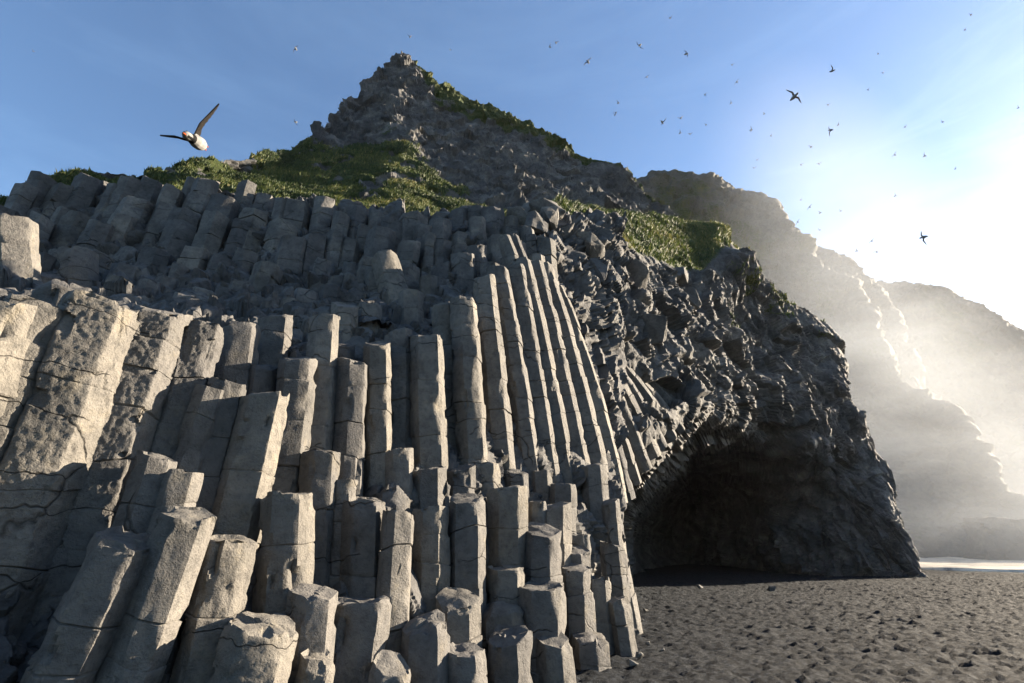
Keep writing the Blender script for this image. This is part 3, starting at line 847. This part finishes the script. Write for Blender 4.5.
# ------------------------------------------------------------------ beach
def axis_coords(lo, hi, fine0, fine1, step, grow=1.12):
    a = list(np.arange(fine0, fine1, step))
    s = step; x = fine1; right = []
    while x < hi: right.append(x); s *= grow; x += s
    s = step; x = fine0 - step; left = []
    while x > lo: left.append(x); s *= grow; x -= s
    return np.array(left[::-1] + a + right)
xs = axis_coords(-3000, 3000, 0.5, 40, 0.085)
ys = axis_coords(-200, 4000, 8.0, 40.0, 0.075)
X, Yg = np.meshgrid(xs, ys)
Pg = np.stack([X, Yg, np.zeros_like(X)], -1)
near = np.clip(1.2 - np.hypot(X - 15, Yg - 22) / 60, 0, 1)
q = fbm(Pg * np.array([2.1, 2.6, 1]), 3, 101, 0.55)
pits = np.clip(noise(Pg * 3.4 + 5, 104) - 0.05, 0, 1)
zz = near * (0.05 * q + 0.055 * fbm(Pg * np.array([5.6, 6.0, 1]), 3, 102, 0.7) - 0.0 * pits) + 0.12 * fbm(Pg * 0.13, 2, 103) * np.clip(np.hypot(X, Yg) / 20, 0, 1) * (np.hypot(X, Yg) < 60)
Pg[..., 2] = zz - 0.02
def sand_mat():
    m, nt, b, out = new_mat('black_sand')
    geo = nt.nodes.new('ShaderNodeNewGeometry'); pos = geo.outputs['Position']
    n1 = noise_node(nt, pos, 11, 8, 0.8); n2 = noise_node(nt, pos, 0.25, 4, 0.6); n3 = noise_node(nt, pos, 60, 3, 0.7)
    c = ramp(nt, n1.outputs[0], [(0.3, (0.003, 0.0037, 0.005)), (0.5, (0.0098, 0.0122, 0.0158)), (0.68, (0.046, 0.054, 0.066))]).outputs[0]
    nt.links.new(c, b.inputs['Base Color'])
    b.inputs['Roughness'].default_value = 0.9; b.inputs['Specular IOR Level'].default_value = 0.08
    bump(nt, b, [(n1.outputs[0], 0.05, 0.9), (n3.outputs[0], 0.02, 0.9)])
    return m
beach = mesh_obj('beach', Pg.reshape(-1, 3), grid_faces(*Pg.shape[:2]), sand_mat(), None, sharp=None)
tag(beach, 'lumpy black sand and pebble beach', 'beach', kind='structure')

# surf: a low sheet of foam with an uneven edge, over the far part of the beach
def foam_mat():
    m, nt, b, out = new_mat('surf_foam')
    geo = nt.nodes.new('ShaderNodeNewGeometry'); pos = geo.outputs['Position']
    n1 = noise_node(nt, pos, 0.35, 8, 0.7, 0.6)
    c = ramp(nt, n1.outputs[0], [(0.3, (0.16, 0.16, 0.155)), (0.42, (0.42, 0.39, 0.34)), (0.55, (0.66, 0.60, 0.50))]).outputs[0]
    nt.links.new(c, b.inputs['Base Color']); b.inputs['Roughness'].default_value = 1.0; b.inputs['Specular IOR Level'].default_value = 0.05
    bump(nt, b, [(n1.outputs[0], 0.3, 0.8)])
    return m
xa = np.linspace(28, 260, 160); va = np.linspace(0, 1, 70)
XA, VA = np.meshgrid(xa, va)
edge = 45 - np.clip(XA - 32, 0, 20) * 0.35 + 3.0 * fbm(np.stack([XA * 0.05, XA * 0, XA * 0], -1), 4, 111) + np.clip(34 - XA, 0, 10) * 3
YA = edge + VA ** 1.5 * (300 - edge)
ZA = 0.16 + 0.10 * fbm(np.stack([XA * .25, YA * .25, XA * 0], -1), 4, 112) + 0.25 * np.clip(1 - np.abs(YA - 72) / 10, 0, 1) * (1 + fbm(np.stack([XA * .3, YA * .3, XA * 0], -1), 3, 113))
ZA[0] = -0.25
sea = mesh_obj('sea', np.stack([XA, YA, ZA], -1).reshape(-1, 3), grid_faces(70, 160), foam_mat(), None, sharp=None)
tag(sea, 'bright foaming surf washing up the far end of the beach', 'sea', kind='structure')

# a few stones on the sand
for (px, py, sz, lab) in [(772, 590, 0.20, 'small dark stone on the sand before the cave, right one of two'),
                          (700, 588, 0.16, 'small dark stone on the sand in the shade of the cave mouth')]:
    x, f, u = ray(px, py); Yd = CAM_H * f / -u
    c = at(px, py, Yd); c[2] = 0.06
    Vv, F = rock_block(int(px), sz, np.array([1.4, 1.0, 0.7]))
    tag(mesh_obj('stone', Vv + c, F, BASALT_DARK, None, loc=c), lab, 'stone')

for k, (px, py, sz) in enumerate([(634, 634, 0.13), (641, 622, 0.07), (648, 645, 0.06), (640, 658, 0.09), (655, 631, 0.05), (632, 664, 0.10), (662, 652, 0.06), (646, 611, 0.08)]):
    x, f, u = ray(px, py); Yd = CAM_H * f / -u
    c = at(px, py, Yd); c[2] = 0.03
    Vv, F = rock_block(900 + k, sz, np.array([1.2, 1.0, 0.75]))
    tag(mesh_obj('stone', Vv + c, F, BASALT_DARK, None, loc=c), 'small stone fallen on the black sand at the foot of the columns', 'stone', 'stones fallen at the foot of the columns')

# ------------------------------------------------------------------ grass blades
def scatter_grass(P, mask, n, seed, hmin, hmax, dens_pow=1.0):
    rg_ = np.random.default_rng(seed)
    A = P[:-1, :-1]; area = np.linalg.norm(np.cross(P[:-1, 1:] - A, P[1:, :-1] - A), axis=-1)
    wgt = area * np.clip(mask[:-1, :-1] - 0.35, 0, 1) / (np.linalg.norm(A - np.array([0, 0, CAM_H]), axis=-1) ** 1.2)
    w_ = (wgt / wgt.sum()).ravel()
    idx = rg_.choice(len(w_), n, p=w_)
    r0, c0 = np.unravel_index(idx, wgt.shape)
    a, b_ = rg_.random(n)[:, None], rg_.random(n)[:, None]
    base = P[r0, c0] * (1 - a) * (1 - b_) + P[r0 + 1, c0] * a * (1 - b_) + P[r0, c0 + 1] * (1 - a) * b_ + P[r0 + 1, c0 + 1] * a * b_
    return base
gb = []
m1 = mgrass * (TR < 7.4) * (np.linalg.norm(Pm2, axis=-1) < 62)
gb.append(scatter_grass(Pm2, m1, 210000, 1, .2, .5))
gb.append(scatter_grass(Ph2, hgrass, 90000, 2, .2, .5))
G = np.concatenate(gb)
# clumping: keep denser tufts
tuft = fbm(G * 0.9, 3, 121)
keep = tuft > -0.35
G = G[keep]; tuft = tuft[keep]
n = len(G); rg_ = np.random.default_rng(9)
dist = np.linalg.norm(G, axis=-1)
hgt = rg_.uniform(0.08, 0.26, n) * (1 + 0.7 * np.clip(tuft, 0, 1)); wd = (0.010 + 0.0007 * dist) * rg_.uniform(0.7, 1.5, n)
ang = rg_.uniform(0, 2 * math.pi, n)
side = np.stack([np.cos(ang), np.sin(ang), 0 * ang], -1)
lean = rg_.normal(0, 0.45, (n, 3)); lean[:, 2] = 1; lean[:, 0] += 0.2
tip = G + lean * hgt[:, None]
mid = G + lean * (hgt * 0.5)[:, None] * np.array([0.7, 0.7, 1.1])
V = np.stack([G - side * wd[:, None] - [0, 0, .05], G + side * wd[:, None] - [0, 0, .05], mid + side * wd[:, None] * .7, mid - side * wd[:, None] * .7, tip], 1).reshape(-1, 3)
b0 = np.arange(n) * 5
Fg = np.concatenate([np.stack([b0, b0 + 1, b0 + 2], -1), np.stack([b0, b0 + 2, b0 + 3], -1), np.stack([b0 + 3, b0 + 2, b0 + 4], -1)])
tint = np.clip(0.42 + 0.42 * fbm(G * 0.25, 4, 131) + rg_.normal(0, 0.16, n), 0, 1)
tint = np.repeat(tint, 5)
gr = mesh_obj('grass', V, Fg, GRASS, None, sharp=None, attrs={'tint': tint})
tag(gr, 'tufty green and straw coloured grass covering the cliff tops and lower hill', 'grass', kind='stuff')

# ------------------------------------------------------------------ birds
M_BLACK = flat_mat('bird_black', (0.008, 0.008, 0.008), 0.7)
M_WHITE = flat_mat('bird_white', (0.18, 0.178, 0.172), 0.8, 40, 0.2)
M_GREY = flat_mat('wing_grey', (0.014, 0.012, 0.0105), 0.7, 50, 0.6)
M_ORANGE = flat_mat('bill_orange', (0.22, 0.045, 0.012), 0.5)
M_BROWN = flat_mat('bird_brown', (0.16, 0.125, 0.10), 0.7)

def loft(bm, path, radii, na=14):
    """closed tube along path; radii (a,b) with frame from up"""
    rings = []
    for k, p in enumerate(path):
        p = Vector(p)
        t = (Vector(path[min(k + 1, len(path) - 1)]) - Vector(path[max(k - 1, 0)])).normalized()
        up_ = Vector((0, 0, 1)) if abs(t.z) < 0.9 else Vector((0, 1, 0))
        s = t.cross(up_).normalized(); u = s.cross(t)
        a, b_ = radii[k]
        rings.append([bm.verts.new(p + s * a * math.cos(x) + u * b_ * math.sin(x)) for x in [2 * math.pi * j / na for j in range(na)]])
    for r0, r1 in zip(rings, rings[1:]):
        for j in range(na):
            bm.faces.new([r0[j], r0[(j + 1) % na], r1[(j + 1) % na], r1[j]])
    bm.faces.new(rings[0][::-1]); bm.faces.new(rings[-1])

def wing(bm, pts, chords, th=0.006, back=Vector((0, -1, 0)), nrm=Vector((0, 0, 1))):
    """pts: leading edge from root to tip; chord runs to the back"""
    sec = []
    for p, c in zip(pts, chords):
        p = Vector(p)
        row = []
        for f, h in ((0, 0), (0.15, 1), (0.5, 0.9), (1.0, 0.1), (0.5, -0.6), (0.15, -0.7)):
            row.append(bm.verts.new(p + back * c * f + nrm * th * h))
        sec.append(row)
    for a, b_ in zip(sec, sec[1:]):
        for j in range(6):
            bm.faces.new([a[j], a[(j + 1) % 6], b_[(j + 1) % 6], b_[j]])
    bm.faces.new(sec[0][::-1]); bm.faces.new(sec[-1])

def bird_mesh(name, raise_l, raise_r, sweep=(0.06, 0.06), kind='puffin', voxel=0.0065):
    """bird flying along +Y, wings along X; span about 0.58"""
    bm = bmesh.new()
    body = [(0, -0.15, 0.012), (0, -0.125, 0.008), (0, -0.09, 0), (0, -0.03, -0.008), (0, 0.03, -0.008), (0, 0.075, 0.0), (0, 0.105, 0.01), (0, 0.13, 0.016), (0, 0.152, 0.014), (0, 0.166, 0.010)]
    rad = [(0.026, 0.006), (0.028, 0.014), (0.042, 0.036), (0.058, 0.055), (0.056, 0.054), (0.042, 0.043), (0.034, 0.036), (0.034, 0.037), (0.026, 0.028), (0.012, 0.016)]
    loft(bm, body, rad)
    for sgn, rz in ((-1, raise_l), (1, raise_r)):
        (e1, e2) = rz
        p0 = Vector((sgn * 0.02, 0.055, 0.02))
        d1 = Vector((sgn * math.cos(e1), 0.25, math.sin(e1))).normalized()
        d2 = Vector((sgn * math.cos(e2), -0.35 - sweep[sgn > 0], math.sin(e2))).normalized()
        p1 = p0 + d1 * 0.13; p2 = p1 + d2 * 0.09; p3 = p2 + d2 * 0.09; p4 = p3 + d2 * 0.06
        n1 = Vector((-sgn * math.sin(e1), 0, math.cos(e1)))
        wing(bm, [p0, p0 + d1 * 0.06, p1, p2, p3, p4], [0.095, 0.085, 0.075, 0.06, 0.038, 0.012], 0.0085 if voxel else 0.006, nrm=n1)
    # tail
    bmesh.ops.recalc_face_normals(bm, faces=bm.faces[:])
    me = bpy.data.meshes.new(name); bm.to_mesh(me); bm.free()
    tmp = bpy.data.objects.new('tmp', me); COL.objects.link(tmp)
    md = tmp.modifiers.new('r', 'REMESH'); md.mode = 'VOXEL'; md.voxel_size = voxel
    ms = tmp.modifiers.new('s', 'SMOOTH'); ms.iterations = 2; ms.factor = 0.4
    dg = bpy.context.evaluated_depsgraph_get()
    me2 = bpy.data.meshes.new_from_object(tmp.evaluated_get(dg))
    me2.name = name
    bpy.data.objects.remove(tmp); bpy.data.meshes.remove(me)
    me2.materials.clear()
    for m in (M_BLACK, M_WHITE, M_GREY, M_BROWN): me2.materials.append(m)
    for p in me2.polygons:
        x, y, z = p.center; p.use_smooth = True
        mi = 0
        on_body = abs(x) < 0.062 and (abs(z) < 0.062)
        if kind == 'puffin':
            if on_body and y > 0.098:                                   # face
                mi = 1 if (abs(x) > 0.010 and z < 0.034) or y > 0.15 else 0
                if y < 0.106: mi = 0
            elif on_body and y > 0.08: mi = 0                          # collar
            elif on_body and -0.115 < y < 0.075 and z < 0.012 and abs(x) < 0.058: mi = 1
            elif abs(x) > 0.05:                                         # wing: grey lining below, black edges
                mi = 2 if (p.normal.z < 0 or p.normal.y < -0.5) and 0.06 < abs(x) else 0
        elif kind == 'gull':
            mi = 1 if on_body else (1 if abs(x) < 0.1 else 2)
            if abs(x) > 0.2: mi = 2
        else:
            mi = 3 if not on_body else (1 if z < 0.005 else 3)
        p.material_index = mi
    return me2

def place_bird(o, px, py, Y, yaw, pitch, roll, scale=1.0):
    o.location = tuple(at(px, py, Y)); o.rotation_euler = (pitch, roll, yaw); o.scale = (scale,) * 3

def fly(o, px, py, Y, a, t=0.0, bank=0.0, scale=1.0):
    """a: heading on the line of sight's plane, t: turned towards the viewer, bank: about the body axis"""
    p = Vector(at(px, py, Y)); b = (Vector((0, 0, CAM_H)) - p).normalized()
    r = Vector((0, 0, 1)).cross(b).normalized(); u = b.cross(r)
    a, t, bank = R(a), R(t), R(bank)
    n = (math.cos(t) * (math.cos(a) * r + math.sin(a) * u) + math.sin(t) * b).normalized()
    z = -(b - n * b.dot(n)).normalized()
    z = Matrix.Rotation(bank, 3, n) @ z
    x = n.cross(z)
    M = Matrix((x, n, z)).transposed().to_4x4()
    o.matrix_world = Matrix.Translation(p) @ M @ Matrix.Scale(scale, 4)

# the near puffin: flies towards the viewer and to the left
pm = bird_mesh('puffin', (-0.05, -0.1), (1.2, 1.25), (-0.2, 0.3), 'puffin', 0.0045)
puf = bpy.data.objects.new('puffin', pm); COL.objects.link(puf)
tag(puf, 'black and white puffin with an orange bill flying with wings raised over the cliff', 'puffin')
fly(puf, 197, 142, 3.5, 166, 56, 0)
bm = bmesh.new()
loft(bm, [(0, 0.158, 0.012), (0, 0.172, 0.010), (0, 0.186, 0.006), (0, 0.2, 0.0)], [(0.009, 0.017), (0.008, 0.015), (0.006, 0.010), (0.002, 0.003)], 10)
me = bpy.data.meshes.new('bill'); bm.to_mesh(me); bm.free(); me.materials.append(M_ORANGE)
bo = bpy.data.objects.new('bill', me); COL.objects.link(bo); bo.parent = puf
for sg in (-1, 1):
    bm = bmesh.new()
    bmesh.ops.create_uvsphere(bm, u_segments=10, v_segments=8, radius=0.006, matrix=Matrix.Translation((sg * 0.0285, 0.138, 0.026)))
    me = bpy.data.meshes.new('eye'); bm.to_mesh(me); bm.free(); me.materials.append(M_BLACK)
    eo = bpy.data.objects.new('eye', me); COL.objects.link(eo); eo.parent = puf
    bm = bmesh.new()
    loft(bm, [(sg * 0.016, -0.09, -0.034), (sg * 0.016, -0.115, -0.024), (sg * 0.017, -0.138, -0.012)], [(0.005, 0.005), (0.006, 0.004), (0.009, 0.003)], 8)
    me = bpy.data.meshes.new('foot'); bm.to_mesh(me); bm.free(); me.materials.append(M_ORANGE)
    fo = bpy.data.objects.new('foot', me); COL.objects.link(fo); fo.parent = puf

mesh_pf = bird_mesh('puffin', (0.25, 0.1), (0.3, 0.15), (0.05, 0.05), 'dark')
mesh_up = bird_mesh('puffin', (0.7, 0.5), (0.7, 0.5), (0.05, 0.05), 'dark')
mesh_gl = bird_mesh('gull', (0.3, -0.1), (0.3, -0.1), (0.2, 0.2), 'gull')
GRP = 'seabirds wheeling in the sky above the cliffs'
BIRDS = [
 # px, py, Y, yaw, pitch, roll, mesh, name, scale, label, category
 (794, 97, 13, 25, 10, 15, mesh_pf, 'puffin', 'largest of the birds above the misty hills, brown with spread wings', 'seabird'),
 (924, 237, 19, 175, 15, 25, mesh_pf, 'puffin', 'dark bird crossing the white glow of the sun above the farthest hill', 'seabird'),
 (832, 71, 22, -10, 10, 50, mesh_up, 'puffin', 'small dark bird just above and right of the largest brown bird', 'seabird'),
 (831, 130, 24, 160, 30, 20, mesh_up, 'puffin', 'small black bird just below the largest brown bird', 'seabird'),
 (588, 62, 24, 120, 30, 10, mesh_pf, 'puffin', 'small black bird tilted in flight, directly above the dip of the hill', 'seabird'),
 (640, 45, 24, 200, 45, 20, mesh_gl, 'gull', 'pale gull with grey wings beside the black tilted bird', 'gull'),
 (686, 54, 26, 0, 20, 40, mesh_gl, 'gull', 'pale gull banking on edge with one wing pointing up', 'gull'),
 (662, 122, 27, -60, 20, 30, mesh_up, 'puffin', 'small black bird diving above the saddle behind the peak', 'seabird'),
 (296, 49, 26, 140, 40, 30, mesh_gl, 'gull', 'pale gull high over the grassy left slope, upper one of two', 'gull'),
 (296, 122, 33, 200, 30, 40, mesh_gl, 'gull', 'tiny pale gull low over the left slope of the peak, lower one of two', 'gull'),
 (647, 77, 40, 90, 60, 20, mesh_gl, 'gull', 'tiny grey gull gliding below the pale gull with grey wings', 'gull'),
 (737, 82, 36, 100, 55, 30, mesh_gl, 'gull', 'tiny grey gull gliding alone left of the largest brown bird', 'gull'),
 (883, 73, 48, 80, 60, 10, mesh_up, 'puffin', 'tiny dark bird gliding right of the upper small dark bird', 'seabird'),
 (810, 207, 42, 120, 55, 10, mesh_gl, 'gull', 'thin slanting gull just above the shoulder of the hazy ridge, upper of two', 'gull'),
 (798, 222, 46, 130, 55, 10, mesh_gl, 'gull', 'thin slanting gull just above the shoulder of the hazy ridge, lower of two', 'gull'),
 (872, 241, 40, 115, 60, 10, mesh_gl, 'gull', 'thin gull gliding above the gap between the hazy hills', 'gull'),
]
for (px, py, Y, yaw, pit, rol, me, nm_, lab, cat) in BIRDS:
    o = bpy.data.objects.new(nm_, me); COL.objects.link(o)
    fly(o, px, py, Y, yaw, pit, rol)
    tag(o, lab, cat, GRP)
SPECKS = [(550, 47), (556, 43), (615, 115), (616, 113), (618, 103), (681, 118), (706, 125), (751, 130), (690, 134), (680, 133), (764, 114), (731, 103), (732, 65), (705, 95),
          (828, 105), (838, 125), (868, 90), (878, 54), (905, 127), (925, 156), (895, 155), (955, 169), (943, 122), (1018, 108), (965, 30), (971, 15), (811, 147), (819, 164),
          (801, 165), (754, 168), (757, 160), (771, 136), (820, 213), (841, 211), (820, 230), (895, 196), (801, 200), (857, 251), (877, 252), (33, 51), (410, 37), (450, 50), (670, 18)]
GS = 'distant bird specks over the cliffs'
src = bpy.data.objects.new('seabird', mesh_up)
rg_ = np.random.default_rng(3)
for k, (px, py) in enumerate(SPECKS):
    o = src if k == 0 else src.copy()
    COL.objects.link(o)
    place_bird(o, px, py, rg_.uniform(62, 95), rg_.uniform(0, 6.28), rg_.uniform(-.3, .5), rg_.uniform(-.6, .6), 1.7)
    tag(o, 'bird so far off that it is only a dark speck in the open sky', 'bird', GS)

# ------------------------------------------------------------------ haze
HAZE = 0.00005
bm = bmesh.new()
bmesh.ops.create_cube(bm, size=1.0)
me = bpy.data.meshes.new('haze'); bm.to_mesh(me); bm.free()
hz = bpy.data.objects.new('haze', me); COL.objects.link(hz)
x0, x1, y0, y1, z0, z1 = -3100, 3100, -260, 4200, -2.5, 118
hz.location = ((x0 + x1) / 2, (y0 + y1) / 2, (z0 + z1) / 2); hz.scale = (x1 - x0, y1 - y0, z1 - z0)
hm = bpy.data.materials.new('haze'); hm.use_nodes = True
nt = hm.node_tree
for nd in list(nt.nodes): nt.nodes.remove(nd)
out = nt.nodes.new('ShaderNodeOutputMaterial'); vol = nt.nodes.new('ShaderNodeVolumePrincipled')
vol.inputs['Color'].default_value = (0.95, 0.93, 0.90, 1); vol.inputs['Density'].default_value = HAZE
vol.inputs['Anisotropy'].default_value = 0.4
nt.links.new(vol.outputs[0], out.inputs['Volume'])
me.materials.append(hm)
tag(hz, 'sunlit sea spray and haze drifting along the beach', 'haze', kind='stuff')

# banks of spray hanging in front of the far hills
def mist_bank(c, r, rotz, dens, lab):
    bm = bmesh.new(); bmesh.ops.create_icosphere(bm, subdivisions=4, radius=1.0)
    me = bpy.data.meshes.new('sea_mist'); bm.to_mesh(me); bm.free()
    o = bpy.data.objects.new('sea_mist', me); COL.objects.link(o)
    o.location = c; o.scale = r; o.rotation_euler = (0, 0, rotz)
    m = bpy.data.materials.new('sea_mist'); m.use_nodes = True; nt = m.node_tree
    for nd in list(nt.nodes): nt.nodes.remove(nd)
    out = nt.nodes.new('ShaderNodeOutputMaterial'); v = nt.nodes.new('ShaderNodeVolumePrincipled')
    v.inputs['Color'].default_value = (0.80, 0.845, 0.90, 1); v.inputs['Anisotropy'].default_value = 0.0
    tc = nt.nodes.new('ShaderNodeTexCoord')
    ln = N(nt, 'ShaderNodeVectorMath', operation='LENGTH'); nt.links.new(tc.outputs['Object'], ln.inputs[0])
    fall = ramp(nt, ln.outputs['Value'], [(0.25, (1, 1, 1)), (1.0, (0, 0, 0))])
    geo = nt.nodes.new('ShaderNodeNewGeometry')
    mp = N(nt, 'ShaderNodeMapping'); mp.inputs['Scale'].default_value = (0.02, 0.03, 0.075); mp.inputs['Rotation'].default_value = (0, R(32), 0)
    nt.links.new(geo.outputs['Position'], mp.inputs['Vector'])
    n = noise_node(nt, mp.outputs[0], 1.0, 4, 0.6, 0.4)
    nr = ramp(nt, n.outputs[0], [(0.36, (0.10, 0.10, 0.10)), (0.62, (1, 1, 1))])
    mu = N(nt, 'ShaderNodeMath', operation='MULTIPLY'); nt.links.new(fall.outputs[0], mu.inputs[0]); nt.links.new(nr.outputs[0], mu.inputs[1])
    m2 = N(nt, 'ShaderNodeMath', operation='MULTIPLY'); nt.links.new(mu.outputs[0], m2.inputs[0]); m2.inputs[1].default_value = dens
    nt.links.new(m2.outputs[0], v.inputs['Density']); nt.links.new(v.outputs[0], out.inputs['Volume'])
    me.materials.append(m)
    return tag(o, lab, 'mist', kind='stuff')
mist_bank((52, 68, 22), (44, 18, 52), R(42), 0.021, 'tall drifting bank of pale sea spray behind the cave headland')
mist_bank((68, 63, 7), (36, 9, 20), R(30), 0.034, 'low thick bank of spray over the beach around the pale rock stack')
mist_bank((118, 122, 14), (80, 30, 48), R(36), 0.002, 'thin sea spray hanging before the farthest hill')

# ------------------------------------------------------------------ light
SUN_AZ, SUN_EL = R(66), R(17.5)
w = bpy.data.worlds.new('World'); SC.world = w; w.use_nodes = True
nt = w.node_tree
bg = nt.nodes['Background']
sky = nt.nodes.new('ShaderNodeTexSky'); sky.sky_type = 'NISHITA'; sky.sun_disc = False
sky.sun_elevation = SUN_EL; sky.sun_rotation = SUN_AZ
sky.air_density = 1.0; sky.dust_density = 0.5; sky.ozone_density = 3.2
tcw = nt.nodes.new('ShaderNodeTexCoord')
mpw = N(nt, 'ShaderNodeMapping'); mpw.inputs['Scale'].default_value = (1.2, 2.0, 7.0); mpw.inputs['Rotation'].default_value = (R(8), R(-14), 0)
nt.links.new(tcw.outputs['Generated'], mpw.inputs['Vector'])
nw = noise_node(nt, mpw.outputs[0], 1.6, 7, 0.62, 0.5)
wisp = ramp(nt, nw.outputs[0], [(0.48, (1, 1, 1)), (0.80, (1.35, 1.27, 1.18))])
mw = nt.nodes.new('ShaderNodeMix'); mw.data_type = 'RGBA'; mw.blend_type = 'MULTIPLY'; mw.inputs[0].default_value = 1.0
nt.links.new(sky.outputs[0], mw.inputs[6]); nt.links.new(wisp.outputs[0], mw.inputs[7])
nt.links.new(mw.outputs[2], bg.inputs[0]); bg.inputs[1].default_value = 0.05
sl = bpy.data.lights.new('sun', 'SUN'); sl.energy = 5.0; sl.angle = R(0.5); sl.color = (1.0, 0.84, 0.64)
so = bpy.data.objects.new('sun', sl); COL.objects.link(so)
sd = Vector((math.sin(SUN_AZ) * math.cos(SUN_EL), math.cos(SUN_AZ) * math.cos(SUN_EL), math.sin(SUN_EL)))
so.rotation_euler = sd.to_track_quat('Z', 'Y').to_euler()
so.location = (30, 10, 60)

SC.view_settings.view_transform = 'Standard'
SC.view_settings.look = 'None'
SC.view_settings.exposure = 2.45
SC.view_settings.gamma = 1.0
SC.cycles.max_bounces = 6
SC.cycles.diffuse_bounces = 2
SC.cycles.volume_bounces = 1
SC.cycles.use_denoising = True
